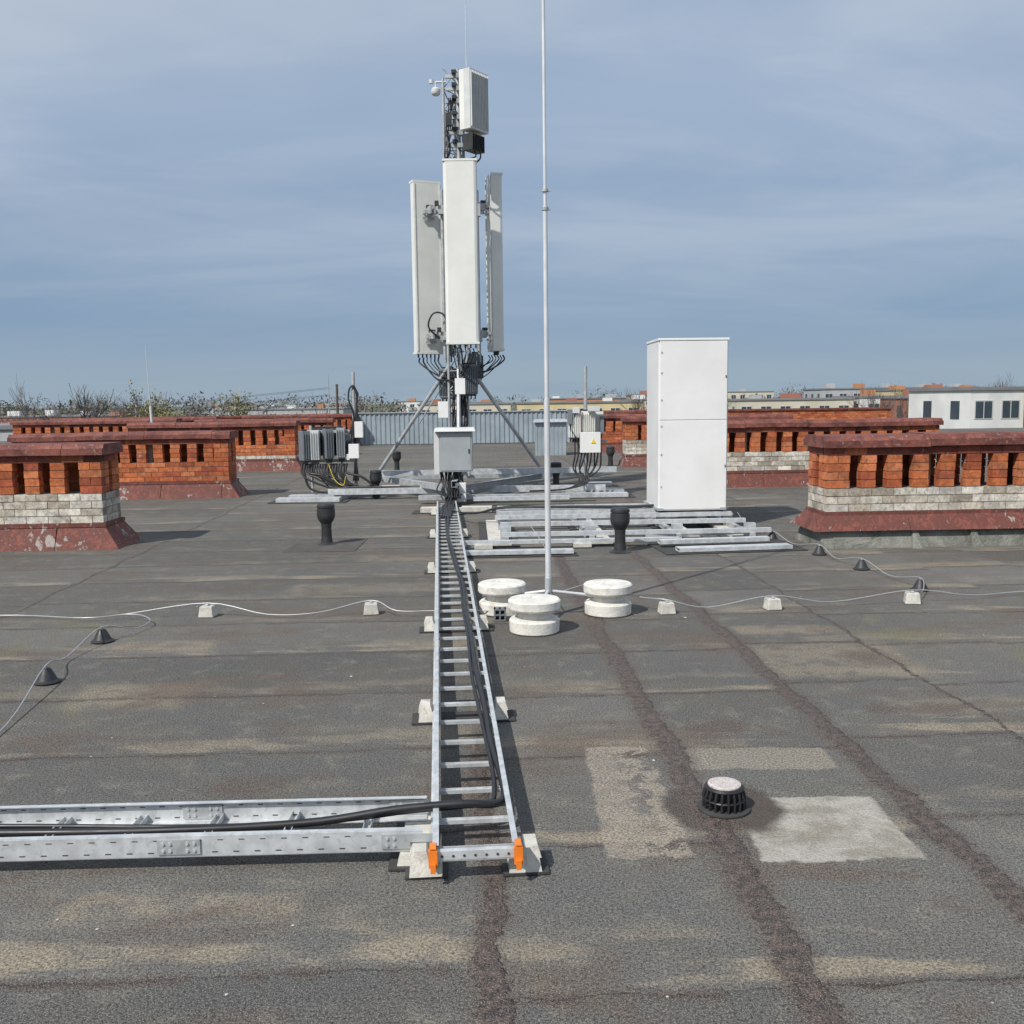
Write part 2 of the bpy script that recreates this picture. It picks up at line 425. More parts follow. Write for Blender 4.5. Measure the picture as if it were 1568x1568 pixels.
vent(-9.2,-5.25,23.7,'C')
vent(-9.6,-5.5,30.0,'B'); vent(-15.2,-10.3,30.0,'C')
vent(-9.9,-5.8,36.4,'C'); vent(-17,-11,36.4,'B')
vent(3.42,8.6,10.6,'D')
vent(3.15,7.9,17.9,'A'); vent(2.78,6.8,23.7,'A'); vent(2.55,6.7,30.2,'B')
vent(2.4,7.2,36.6,'C')

for x0,x1 in ((-19,-6.4),(3.2,17)):
    B=MB('brick_parapet_wall',['brick','mortar','cap'])
    for q in range(12):
        x=x0-(q%2)*.12
        while x<x1:
            c=random.choice(ORG); k=random.uniform(.8,1.1)
            B.box((max(x,x0)+.004,44.0,q*.085+.004),(min(x+.25,x1)-.004,44.25,q*.085+.08),'brick',(c[0]*k,c[1]*k,c[2]*k)); x+=.25
    B.box((x0,44.01,0),(x1,44.24,1.02),'mortar'); B.box((x0-.05,43.93,1.02),(x1+.05,44.32,1.1),'cap')
    B.make(colattr=True)

B=MB('corrugated_metal_fence',['corr','galv2'])
vs=[];x=-5.9;i=0
prof=[0,0,.035,.035]
step=[.06,.03,.06,.03]
while x<2.4:
    vs+= [(x,37.2+prof[i%4],0.03),(x,37.2+prof[i%4],1.2)]; x+=step[i%4]; i+=1
B.add(vs,[(2*j,2*j+2,2*j+3,2*j+1) for j in range(len(vs)//2-1)],'corr')
B.box((-5.95,37.16,1.2),(2.45,37.27,1.235),'galv2')
for xx in (-5.5,-3.5,-1.5,.5,2.3): B.box((xx,37.24,0),(xx+.06,37.3,1.2),'galv2')
B.make()
B=MB('corrugated_roof_housing',['corr','galv2'])
for sx in range(15):
    B.box((.72+sx*.06,28.9+(sx%2)*.012,0),(.78+sx*.06,29.6,.98),'corr')
B.frust((.66,28.8),(1.68,29.8),(.7,28.9),(1.64,29.7),.98,1.06,'galv2'); B.make()

# ---------------------------------------------------------------- cable ladder
LD=Matrix.Translation((-.285,3.2,0))@Matrix.Rotation(math.atan(.0735),4,'Z')
B=MB('cable_ladder',['galv','orange','holder','feltpad','slot','galv2']); B.xf=LD
W=.292; LEN=11.6
for xx in (0,W):
    s_=1 if xx==0 else -1
    y=0
    while y<LEN:
        e=min(y+3.0,LEN); 
        B.box((xx-.002,y+.002,.06),(xx+.002,e-.002,.135),'galv')
        B.box((min(xx,xx+s_*.02),y+.002,.135),(max(xx,xx+s_*.02),e-.002,.138),'galv')
        B.box((min(xx,xx-s_*.012),y+.002,.057),(max(xx,xx-s_*.012),e-.002,.060),'galv')
        if e<LEN:
            ox=-.006 if xx==0 else .002
            B.box((xx+ox,e-.1,.07),(xx+ox+.004,e+.1,.125),'galv2')
            for q in (-.07,-.03,.03,.07): B.tube([(xx+ox-.006,e+q,.1),(xx+ox+.01,e+q,.1)],.007,'galv2',6)
        y=e
y=.28
while y<LEN:
    B.box((.003,y,.085),(W-.003,y+.026,.09),'galv'); B.box((.003,y,.09),(W-.003,y+.003,.1),'galv'); B.box((.003,y+.023,.09),(W-.003,y+.026,.1),'galv')
    y+=.283
B.box((-.0,-.012,.085),(W,.03,.09),'galv'); B.box((0,-.014,.09),(W,-.010,.118),'galv'); B.box((0,.028,.09),(W,.032,.118),'galv'); B.box((0,-.014,.118),(W,.010,.121),'galv')
for q in range(7): B.tube([(.03+q*.038,-.016,.104),(.03+q*.038,-.0135,.104)],.005,'slot',6)
for xx in (-.016,W-.016):
    B.box((xx,-.034,.072),(xx+.03,-.0165,.134),'orange'); B.box((xx+.006,-.046,.058),(xx+.024,-.034,.09),'orange')
    B.box((xx+.004,-.034,.1385),(xx+.026,.015,.142),'orange')
for yy in (.1,1.75,3.75,6.15,8.6,11.0):
    mr=.10 if yy<1 else .12
    if yy<1:
        B.box((-.10,yy-.07,.004),(.05,yy+.08,.012),'feltpad'); B.box((W-.05,yy-.08,.004),(W+.11,yy+.08,.012),'feltpad')
    else: B.box((-.12,yy-.085,.004),(W+.12,yy+.085,.012),'feltpad')
    for a,b in ((-.085,.03),(W-.03,W+.085)):
        B.frust((a,yy-.075),(b,yy+.075),(a+.008,yy-.06),(b-.008,yy+.06),.0125,.0565,'holder')
        if a<0: B.frust((a,yy-.06),(a+.07,yy+.06),(a+.012,yy-.05),(a+.06,yy+.05),.0565,.095,'holder')
        else: B.frust((b-.07,yy-.06),(b,yy+.06),(b-.06,yy-.05),(b-.012,yy+.05),.0565,.095,'holder')
B.make()

TR=Matrix.Translation((-.335,3.34,0))@Matrix.Rotation(math.radians(1.6),4,'Z')
B=MB('perforated_cable_tray',['galv','slot','holder','feltpad','galv2']); B.xf=TR
for yy,s_ in ((0,1),(.30,-1)):
    B.box((-3.6,yy-.0015,.055),(0,yy+.0015,.13),'galv')
    B.box((-3.6,min(yy,yy+s_*.022),.13),(0,max(yy,yy+s_*.022),.133),'galv')
    B.box((-3.6,min(yy,yy+s_*.05),.052),(0,max(yy,yy+s_*.05),.055),'galv')
    x=-.05
    while x>-3.55:
        B.box((x-.02,yy-.0025,.068),(x,yy+.0025,.072),'slot'); B.box((x-.075,yy-.0025,.113),(x-.055,yy+.0025,.116),'slot'); x-=.075  # raised dark strips; the shade of open slots is in their colour
    for cx in (-.07,-.86,-2.2):
        B.box((cx-.075,yy-.008,.066),(cx+.075,yy-.003,.12),'galv2')
        for q in (-.055,-.03,.03,.055):
            for zz in (.08,.106): B.tube([(cx+q,yy-.013,zz),(cx+q,yy-.008,zz)],.006,'galv',6)
x=-.2
while x>-3.5:
    B.box((x-.03,.003,.062),(x,.297,.067),'galv'); B.box((x-.03,.003,.067),(x-.027,.297,.085),'galv'); B.box((x-.003,.003,.067),(x,.297,.085),'galv'); x-=.29
B.box((-.06,-.03,.100),(.055,-.026,.13),'galv2')
for xx in (-.02,-3.0):
    B.box((xx-.1,-.05,.0035),(xx+.06,.36,.0115),'feltpad'); B.frust((xx-.07,-.03),(xx+.05,.33),(xx-.06,-.02),(xx+.04,.32),.012,.05,'holder')
B.make()

B=MB('black_power_cable',['black'])
pts=[(-4.0,3.42,.085),(-2.4,3.46,.085),(-1.4,3.46,.085),(-.8,3.50,.09),(-.45,3.52,.13),(-.2,3.53,.145),(-.09,3.56,.13),(-.045,3.66,.112),(-.055,3.85,.112),(-.11,4.3,.112),(-.15,4.8,.112),(-.22,5.5,.112),(-.28,6.3,.112),(-.36,7.2,.112),(-.41,8.0,.112),(-.52,9,.112),(-.62,10,.112),(-.75,11.2,.112),(-.83,12.6,.115),(-.92,14.2,.12),(-.93,15.2,.2),(-.92,15.7,.55)]
B.tube(sm(pts),.0155,'black',10)
pts=[(-4.0,3.5,.082),(-2.2,3.53,.082),(-1.2,3.50,.082),(-.7,3.53,.085),(-.4,3.55,.11),(-.2,3.57,.118),(-.1,3.62,.11),(-.085,3.75,.108),(-.10,4.0,.108),(-.16,4.6,.108),(-.24,5.4,.108),(-.30,6.3,.108),(-.37,7.1,.108),(-.45,8.2,.108),(-.60,9.6,.108),(-.72,10.8,.108),(-.86,12.6,.11),(-.96,14.2,.12),(-.97,15.2,.2),(-.97,15.7,.55)]
B.tube(sm(pts),.010,'black',8)
B.make()

# ---------------------------------------------------------------- lightning protection
MUSH=[(.170,0),(.178,.008),(.180,.085),(.170,.097),(.118,.104),(.112,.148),(.150,.152),(.182,.166),(.187,.176),(.187,.226),(.176,.236),(.06,.246),(.03,.246),(.025,.236),(.001,.236)]
base=empty('lightning_rod')
B=MB('concrete_bases',['conc','feltpad'])
for c in ((-.085,7.5,0),(.15,6.87,0),(.73,7.42,0)):
    B.lathe((c[0],c[1],.004),MUSH,'conc',48)
B.make(base)
B=MB('rod',['rod','galv2'])
B.tube([(.27,7.35,.12),(.27,7.35,1.65)],.022,'rod',12)
B.tube([(.27,7.35,1.65),(.27,7.35,3.05)],.017,'rod',12)
B.tube([(.27,7.35,3.05),(.27,7.35,3.4),(.27,7.35,6.2)],.0125,'rod',10)
for z in (3.02,3.15): B.tube([(.27,7.35,z),(.27,7.35,z+.02)],.026,'galv2',8); B.cbox((.295,7.35,z+.01),(.03,.02,.02),'galv2')
for c in ((-.085,7.5),(.15,6.87),(.73,7.42)):
    B.tube([(.27,7.35,.20),(c[0],c[1],.131)],.012,'rod',8)
B.tube([(.27,7.35,.1),(.27,7.35,.3)],.028,'galv2',10)
B.make(base)
B=MB('hollow_paving_brick',['grey','slot'])
B.xf=Matrix.Translation((-.10,7.20,.004))
for a in (-.045,-.006,.033): B.box((a,-.02,0),(a+.012,.05,.095),'fin')
for a in (0,.042,.083): B.box((-.045,-.021,a),(.045,.051,a+.012),'fin')
B.box((-.042,.025,.005),(.042,.045,.09),'slot')
B.make()
def holder(x,y):
    B=MB('conductor_block_holder',['holder','galv2'])
    B.xf=Matrix.Translation((x,y,.003))@Matrix.Rotation(random.uniform(-.3,.3),4,'Z')
    B.frust((-.06,-.055),(.06,.055),(-.048,-.045),(.048,.045),0,.085,'holder')
    B.box((-.012,-.02,.085),(.012,.02,.1),'galv2'); B.make(bevel=.006)
def cone(x,y):
    B=MB('conductor_cone_holder',['dark','galv2'])
    B.lathe((x,y,.003),[(.075,0),(.078,.008),(.06,.02),(.04,.06),(.026,.085),(.02,.09)],'dark',20)
    B.tube([(x,y,.09),(x,y,.108)],.008,'galv2',6); B.make()
H=[(-2.38,7.5),(-1.11,7.52),(1.18,7.4),(2.02,7.5),(3.17,7.65)]
for h in H: holder(*h)
C=[(-2.80,5.72),(-2.88,6.72),(3.32,9.2),(3.45,8.17),(3.2,10.1),(3.0,11.2)]
for c in C: cone(*c)
B=MB('lightning_conductor_wire',['wire'])
def W_(pts): B.tube(sm(pts,5),.0045,'wire',6)
W_([(-6.5,7.7,.05),(-4.6,7.5,.03),(-3.9,7.55,.02),(-3.3,7.38,.03),(-3.0,7.45,.04),(-2.38,7.5,.108),(-1.9,7.42,.03),(-1.5,7.42,.04),(-1.11,7.52,.108),(-.9,7.4,.05),(-.6,7.38,.05),(-.25,7.36,.05),(.0,7.34,.06),(.27,7.35,.16)])
W_([(.27,7.35,.16),(.6,7.6,.2),(.8,7.62,.16),(1.0,7.55,.1),(1.18,7.4,.108),(1.5,7.42,.04),(2.02,7.5,.108),(2.5,7.56,.04),(3.17,7.65,.108),(3.7,7.75,.04),(4.4,7.95,.03),(6.5,8.1,.03)])
W_([(-2.5,4.0,.02),(-2.62,4.9,.02),(-2.80,5.72,.108),(-2.9,6.2,.03),(-2.88,6.72,.108),(-2.75,6.95,.04),(-2.72,7.2,.04),(-2.85,7.36,.05),(-3.0,7.4,.05)])
W_([(3.2,7.66,.1),(3.36,7.9,.05),(3.45,8.17,.108),(3.4,8.7,.03),(3.32,9.2,.108),(3.24,9.7,.03),(3.2,10.1,.108),(3.1,10.7,.03),(3.0,11.2,.108),(2.9,11.9,.05),(2.85,12.3,.2)])
W_([(.27,7.4,.2),(.31,8.5,.03),(.36,10.4,.04),(.2,11.4,.2)])
B.make()

def ventpipe(x,y,s=1.):
    B=MB('black_roof_vent_pipe',['dark','feltpad'])
    B.lathe((x,y,0),[(.12*s,.004),(.085*s,.02),(.068*s,.03),(.060*s,.10*s),(.058*s,.20*s),(.062*s,.25*s),(.082*s,.28*s),(.098*s,.31*s),(.105*s,.34*s),(.105*s,.42*s),(.097*s,.425*s),(.097*s,.435*s),(.105*s,.44*s),(.103*s,.465*s),(.085*s,.482*s),(.03*s,.49*s)],'dark',28)
    B.make()
for a in ((-2.16,11.3),(-2.32,16.7),(-2.69,23.),(1.16,10.45),(2.43,24.),(.83,18.2),(-8.5,27.)): ventpipe(*a)
B=MB('roofing_patch',['felt2'])
B.box((-2.55,10.75,.001),(-1.75,11.75,.006),'felt2'); 
B.make()

B=MB('roof_drain',['black','redw','feltpad'])
cx,cy=.84,3.79
B.lathe((cx,cy,.003),[(.105,0),(.105,.006),(.09,.010)],'feltpad',28)
for i in range(20):
    a=2*math.pi*i/20
    B.tube([(cx+.082*math.cos(a),cy+.082*math.sin(a),.01),(cx+.082*math.cos(a),cy+.082*math.sin(a),.06),(cx+.070*math.cos(a),cy+.070*math.sin(a),.092)],.006,'black',5)
B.lathe((cx,cy,.088),[(.078,0),(.080,.004),(.072,.012)],'black',28)
B.lathe((cx,cy,.1005),[(.066,0),(.066,.006),(.058,.009)],'redw',28)
B.lathe((cx,cy,.045),[(.084,0),(.087,.003),(.084,.007)],'black',28)
B.lathe((cx,cy,.012),[(.06,0),(.055,.07)],'black',18)
B.make()

# ---------------------------------------------------------------- equipment cabinet + platform
cab=empty('equipment_cabinet')
CX=Matrix.Translation((1.82,12.1,0))@Matrix.Rotation(AX,4,'Z')
B=MB('body',['white','slot','lgrey']); B.xf=CX
w,d,z0,z1=.86,.82,.25,2.37
B.box((0.,.018,z0),(w,d,z1-.03),'white')
B.box((-.01,-.006,z1-.03),(w+.01,d+.01,z1),'white')
B.box((.012,0.,z0+.015),(w-.012,.0175,z0+1.12),'white')
B.box((.012,0.,z0+1.125),(w-.012,.0175,z1-.034),'white')
B.make(cab,bevel=.006)
B=MB('fittings',['lgrey','slot']); B.xf=CX
for z in (.55,.95,1.3,1.62,1.95,2.2): B.cbox((.035,-.003,z),(.018,.006,.018),'grey')
B.cbox((w-.03,-.003,1.9),(.012,.006,.03),'slot'); B.cbox((w-.03,-.003,.8),(.012,.006,.03),'slot')
B.box((.04,.05,z0-.05),(w-.04,d-.05,z0),'slot')  # solid dark block; its colour stands in for the shaded gap underneath
B.make(cab)
def chan(B,x0,x1,y,z,h=.045,w=.05,k='galv',ny=False):
    t=.003
    if not ny:
        B.box((x0,y,z),(x1,y+t,z+h),k); B.box((x0,y+t,z+h-t),(x1,y+w,z+h),k); B.box((x0,y+w,z),(x1,y+w+t,z+h),k); B.box((x0,y+t,z),(x1,y+w,z+t),k)
    else:
        B.box((y,x0,z),(y+w,x1,z+h),k)
B=MB('steel_support_platform',['galv','galv2','feltpad','holder','slot'])
R=Matrix.Translation((-.12,11.0,0))@Matrix.Rotation(AX,4,'Z'); B.xf=R
for yy,z,x0,x1 in ((.02,.10,0,3.1),(.55,.15,0,2.95),(1.0,.18,-.05,2.9),(1.25,.205,0,2.9),(1.85,.205,0,2.9)):
    chan(B,x0,x1,yy,z,.05,.06)
for xx in (.02,1.0,2.0,2.85):
    chan(B,.0,2.1,xx,.05,.05,.06,'galv2',True)
    for yy in (.1,1.1,1.95): B.box((xx-.03,yy,.05),(xx+.09,yy+.08,.2),'galv2')
for xx in (-.15,1.0,2.05,2.7):
    B.box((xx-.1,-.1,.004),(xx+.35,2.2,.014),'feltpad'); B.box((xx,-.05,.014),(xx+.26,2.1,.045),'holder')
for xx in (1.97,2.75): chan(B,1.0,2.0,xx,.2552,.03,.07,'galv2',True)
B.make()
B=MB('support_base_rail',['galv','feltpad','holder']); B.xf=Matrix.Translation((-.50,10.2,0))@Matrix.Rotation(AX,4,'Z')
B.box((-.03,-.05,.004),(1.2,.2,.012),'feltpad'); chan(B,0,1.15,0,.025,.04,.12)
chan(B,-.06,2.4,.55,.055,.04,.08); B.box((0.1,.5,.012),(.3,.7,.055),'holder');B.box((1.2,.5,.012),(1.4,.7,.055),'holder')
B.make()
B=MB('support_base_rail',['galv','feltpad','holder']); B.xf=Matrix.Translation((1.72,10.25,0))@Matrix.Rotation(AX+.08,4,'Z')
B.box((-.1,-.05,.004),(1.45,.75,.012),'feltpad'); chan(B,.05,1.3,.0,.02,.04,.16); chan(B,-.05,1.2,.4,.05,.045,.1)
chan(B,-.1,1.35,.85,.07,.045,.07)
B.make()
# cables from cabinet to ladder
B=MB('cabinet_cables',['black'])
for i in range(4):
    B.tube(sm([(2.1+i*.1,12.6,.26),(2.0,12.5,.3),(1.6,12.35+i*.03,.28),(.6,12.4+i*.04,.28),(-.1,12.6+i*.04,.26),(-.5,12.9,.16),(-.85,13.6,.125),(-.93,14.4,.13)],5),.013,'black',6)
B.make()

# ---------------------------------------------------------------- mast
mx,my=-.88,17.0
mast=empty('telecom_antenna_mast')
B=MB('lattice_mast',['galv2','galv'])
tri=[(mx-.17,my-.1),(mx+.15,my-.1),(mx,my+.17)]
for p in tri: B.tube([(p[0],p[1],.35),(p[0],p[1],6.95)],.024,'galv2',8)
z=.5;k=0
while z<6.8:
    for i in range(3):
        a=tri[i];b_=tri[(i+1)%3]
        if k%2: a,b_=b_,a
        B.tube([(a[0],a[1],z),(b_[0],b_[1],z+.33)],.011,'galv2',5)
        B.tube([(a[0],a[1],z),(b_[0],b_[1],z)],.010,'galv2',5)
    z+=.33;k+=1
B.tube([(mx+.22,my,6.6),(mx+.22,my,9.5)],.009,'galv',6,r1=.004)
B.tube([(mx+.08,my-.2,5.4),(mx+.08,my-.2,7.05)],.035,'galv2',8)
for z in (6.95,6.75,6.55,6.3,6.05,5.85): 
    B.cbox((mx+.02,my-.15,z),(.30,.05,.05),'galv2'); B.cbox((mx+.12,my-.26,z-.03),(.12,.12,.07),'grey')
    B.cbox((mx+.02,my-.22,z+.05),(.08,.1,.05),'dark')
B.make(mast)
B=MB('tripod_frame',['galv','galv2','holder','feltpad'])
lf,rf,ff=(-2.38,17.8,.42),(.52,18.1,.42),(-.86,15.9,.3)
for f,t in ((lf,(mx-.16,my,2.25)),(rf,(mx+.16,my,2.25)),(ff,(mx,my-.12,2.2))): B.tube([f,t],.034,'galv2',10)
B.tube([(mx-.16,my,2.1),(-1.62,17.4,1.25)],.012,'galv2',6)
def beam(a,b,w=.09,h=.1,k='galv'):
    a=Vector(a);b=Vector(b);d=b-a
    old=B.xf; B.xf=Matrix.Translation((a+b)/2)@Matrix.Rotation(math.atan2(d.y,d.x),4,'Z')
    L=d.length/2
    B.box((-L,-w/2,-h/2),(L,-w/2+.005,h/2),k); B.box((-L,-w/2+.005,h/2-.005),(L,w/2,h/2),k); B.box((-L,-w/2+.005,-h/2),(L,w/2,-h/2+.005),k)
    B.xf=old
beam((-2.6,17.9,.34),(1.95,18.2,.34)); beam((-3.1,16.5,.14),(1.6,16.7,.14)); 
beam((-2.4,18.0,.24),(-.9,15.6,.24),k='galv2'); beam((.6,18.2,.24),(-.9,15.6,.24),k='galv2'); beam((-.9,19.6,.34),(-.9,15.3,.35),k='galv2')
beam((-1.5,15.7,.1),(1.3,15.8,.1),.12,.07,'galv2'); beam((-.6,15.2,.12),(.9,15.3,.12),.1,.06)
beam((-2.45,18.8,.2),(1.8,19.2,.2),k='galv2')
for (x,y,w_) in ((-3.9,16.1,1.05),(-3.8,16.6,1.0),(.85,16.3,1.1),(.95,16.9,1.0),(-1.35,14.35,.5),(-.75,14.4,.45),(-2.6,18.2,.5),(1.3,18.4,.6)):
    B.box((x-.12,y-.1,.004),(x+w_+.12,y+.35,.012),'feltpad'); B.box((x,y,.012),(x+w_,y+.24,.075),'holder' if abs(w_-.5)<.06 else 'galv')
B.make(mast)
def radome(name,c,w,d,z0,z1,yaw,back=False):
    e=Matrix.Translation((c[0],c[1],0))@Matrix.Rotation(yaw,4,'Z')
    B=MB(name,['antw','antg','dark','galv2']); B.xf=e
    hw=w/2
    P=[(-hw,d/2),(-hw,-d/2+.05),(-hw+.015,-d/2+.018),(-hw+.05,-d/2),(hw-.05,-d/2),(hw-.015,-d/2+.018),(hw,-d/2+.05),(hw,d/2)]
    n=len(P); vs=[(x,y,z0) for x,y in P]+[(x,y,z1) for x,y in P]
    B.add(vs,[(j,(j+1)%n,n+(j+1)%n,n+j) for j in range(n-1)],'antw')
    B.add([vs[7],vs[0],vs[8],vs[15]],[(0,1,2,3)],'antg')
    B.add(vs[:n],[tuple(range(n))[::-1]],'antg'); B.add(vs[n:],[tuple(range(n))],'antw')
    B.box((-hw-.006,-d/2-.006,z1-.03),(hw+.006,d/2+.002,z1+.004),'antw')
    B.box((-hw-.004,-d/2-.004,z0-.006),(hw+.004,d/2+.003,z0+.03),'antg')
    B.box((-hw+.012,d/2+.001,z0+.04),(-hw+.03,d/2+.012,z1-.04),'antg'); B.box((hw-.03,d/2+.001,z0+.04),(hw-.012,d/2+.012,z1-.04),'antg')
    for i in range(6):
        x=-hw+.06+i*(w-.12)/5; B.tube([(x,0,z0-.006),(x,0,z0-.07)],.014,'dark',6)
    for z in (z0+.28,z1-.55):
        B.box((-.09,d/2+.003,z),(.09,d/2+.06,z+.05),'galv2'); B.box((-.05,d/2+.06,z-.04),(-.02,d/2+.3,z+.09),'galv2'); B.box((.02,d/2+.06,z-.04),(.05,d/2+.3,z+.09),'galv2')
        B.box((-.12,d/2+.14,z-.03),(.12,d/2+.2,z+.02),'galv2'); B.box((-.1,d/2+.02,z-.1),(.1,d/2+.05,z-.06),'galv2')
        B.cbox((0,d/2+.1,z+.1),(.1,.08,.05),'dark')
    return B.make(mast)
radome('antenna_panel_front',(-.77,16.35),.545,.2,2.57,5.50,0)
radome('antenna_panel_left',(-1.43,17.45),.50,.2,2.47,5.40,math.radians(-156))
radome('antenna_panel_right',(-.24,17.4),.46,.2,2.50,5.48,math.radians(103))
B=MB('antenna_brackets',['galv2','dark'])
for z in (2.75,4.85):
    B.tube([(mx-.1,my,z),(-1.35,17.25,z)],.025,'galv2',6); B.tube([(mx+.1,my,z),(-.42,17.35,z)],.025,'galv2',6); B.tube([(mx,my-.1,z),(-.77,16.6,z)],.025,'galv2',6)
    B.cbox((-1.12,17.05,z),(.12,.12,.14),'galv2'); B.cbox((-.52,17.1,z),(.10,.12,.2),'galv2'); B.cbox((-1.2,16.98,z+.1),(.07,.06,.08),'dark')
for x,y in ((-1.12,17.1),(-.53,17.2)): B.tube([(x,y,2.3),(x,y,5.2)],.03,'galv2',8)
B.make(mast)
B=MB('active_antenna_unit',['antw','grey','dark','galv2'])
B.xf=Matrix.Translation((-.53,16.75,0))@Matrix.Rotation(math.radians(55),4,'Z')
B.box((-.25,-.1,6.04),(.25,.02,6.98),'lgrey'); B.box((-.25,.0205,6.04),(.25,.12,6.98),'antw')
for i in range(12): B.box((-.235+i*.041,-.125,6.07),(-.228+i*.041,-.1005,6.95),'lgrey')
B.box((-.2,-.08,5.72),(.16,.1,5.98),'dark')
for i in range(8): B.box((-.2+i*.045,-.1,5.73),(-.19+i*.045,-.08,5.97),'dark')
B.make(mast,bevel=.004)
B=MB('mast_fittings',['lgrey','galv2','dark','grey','white','antg'])
B.lathe((-1.17,16.9,6.66),[(.01,0),(.05,.008),(.07,.03),(.078,.06),(.078,.10),(.05,.13),(.01,.14)],'lgrey',18)
B.tube([(-1.17,16.9,6.8),(-1.17,16.9,6.88),(-1.0,16.9,6.88)],.02,'lgrey',6)
B.lathe((-1.24,16.9,6.85),[(.01,0),(.04,.01),(.04,.07),(.01,.08)],'lgrey',12)
def rru(B,c,w,d,h,k='antg',fins=True,yaw=0,top='dark'):
    old=B.xf; B.xf=old@Matrix.Translation(c)@Matrix.Rotation(yaw,4,'Z')
    B.box((-w/2,-d/2+.03,0),(w/2,d/2,h),k)
    if fins:
        n=max(3,int(w/.03))
        for i in range(n):
            x=-w/2+.01+i*(w-.02)/(n-1); B.box((x-.004,-d/2,.03),(x+.004,-d/2+.0295,h-.03),k)
    B.box((-w/2+.02,-d/2+.04,-.03),(w/2-.02,d/2-.02,0),'dark'); B.box((-w/2+.03,-.02,h),(w/2-.03,.02,h+.03),'dark')
    for i in range(4):
        x=-w/2+.03+i*(w-.06)/3; B.tube([(x,0,-.03),(x,0,-.08)],.013,'dark',6)
    B.xf=old
rru(B,(-.70,16.7,1.75),.28,.16,.5,'fin',True,.4); rru(B,(-1.08,17.1,1.7),.28,.16,.5,'fin',True,-.5); rru(B,(-.6,17.2,2.0),.3,.18,.45,'fin',True,1.2)
B.cbox((-.83,16.35,1.88),(.17,.1,.26),'white'); B.cbox((-1.12,16.4,1.5),(.17,.1,.27),'white')
B.cbox((-.81,15.5,.20),(.17,.1,.3),'white'); B.cbox((-.95,16.6,6.2),(.1,.1,.2),'dark')
B.make(mast,bevel=.006)
B=MB('control_cabinet',['grey','galv2','dark','lgrey'])
B.box((-1.14,15.55,.52),(-.62,15.9,1.16),'grey'); B.frust((-1.22,15.47),(-.56,15.96),(-1.20,15.5),(-.58,15.93),1.162,1.22,'lgrey')
B.box((-1.23,15.6,.48),(-1.145,15.9,1.15),'lgrey'); B.box((-1.12,15.54,.54),(-.64,15.549,1.14),'grey'); B.cbox((-.67,15.535,.85),(.02,.02,.07),'dark')
B.make(mast,bevel=.006)
B=MB('feeder_cables',['black','dark','lgrey'])
rn=random.Random(3)
for c0,zz,w in (((-.77,16.35),2.5,.4),((-1.42,17.4),2.40,.4),((-.25,17.35),2.43,.3)):
    for i in range(6):
        x=c0[0]+(i-2.5)/6*w; y=c0[1]+rn.uniform(-.05,.05)
        dx=rn.uniform(-.1,.1); low=zz-rn.uniform(.22,.42)
        mxx=mx+rn.uniform(-.13,.13); myy=my-.2+rn.uniform(-.06,.02)
        B.tube(sm([(x,y,zz),(x+.01,y,zz-.1),((x*.55+mxx*.45)+dx*.3,(y+myy)/2,low),(mxx*.9+x*.1,myy,low-.05),(mxx,myy,zz-.7),(mxx+rn.uniform(-.05,.05),myy,1.3),(mxx,16.2,.9),(mx+rn.uniform(-.15,.1),15.95,.5+rn.uniform(-.3,0)),(mx+rn.uniform(-.15,.1),15.0,.16)],5),rn.choice([.009,.011,.015]),'black',6)
for i in range(14):
    x=-1.0+rn.uniform(-.14,.18); y0=15.75
    B.tube(sm([(x,y0,.55),(x+rn.uniform(-.04,.04),y0-.05,.4),(x+rn.uniform(-.1,.1),y0-.2,.2),(-.95+rn.uniform(-.09,.09),15.1,.13),(-.93+rn.uniform(-.08,.08),14.2,.12),(-.88+rn.uniform(-.06,.06),12.9,.115)],5),.013,'black',6)
for i in range(6):
    x=mx-.1+rn.uniform(-.06,.12)
    B.tube(sm([(x,16.75,2.4),(x-.02,16.78,4),(x+rn.uniform(-.05,.05),16.8,5.4),(x-.04+rn.uniform(-.07,.07),16.75,5.7),(x,16.85,6.1),(x+rn.uniform(0,.2),16.8,6.6)],5),.011,'black',6)
B.tube(sm([(-.45,16.7,5.75),(-.45,16.7,5.6),(-.6,16.65,5.5),(-.75,16.7,5.6),(-.8,16.8,5.9)],6),.014,'black',6)
B.tube(sm([(-.55,16.7,5.75),(-.52,16.7,5.64),(-.65,16.65,5.58),(-.8,16.7,5.5),(-.95,16.8,5.3)],6),.012,'black',6)
B.tube(sm([(-1.2,17.0,2.7),(-1.38,16.95,2.9),(-1.3,16.95,3.12),(-1.12,16.95,3.1),(-1.0,16.9,2.8),(-1.0,16.85,2.3)],6),.016,'black',6)
B.tube(sm([(-.98,16.5,4.9),(-1.02,16.5,5.3),(-1.05,16.7,5.55),(-.95,16.8,5.75),(-1.0,16.8,6.1)],6),.016,'black',6)
B.make(mast)

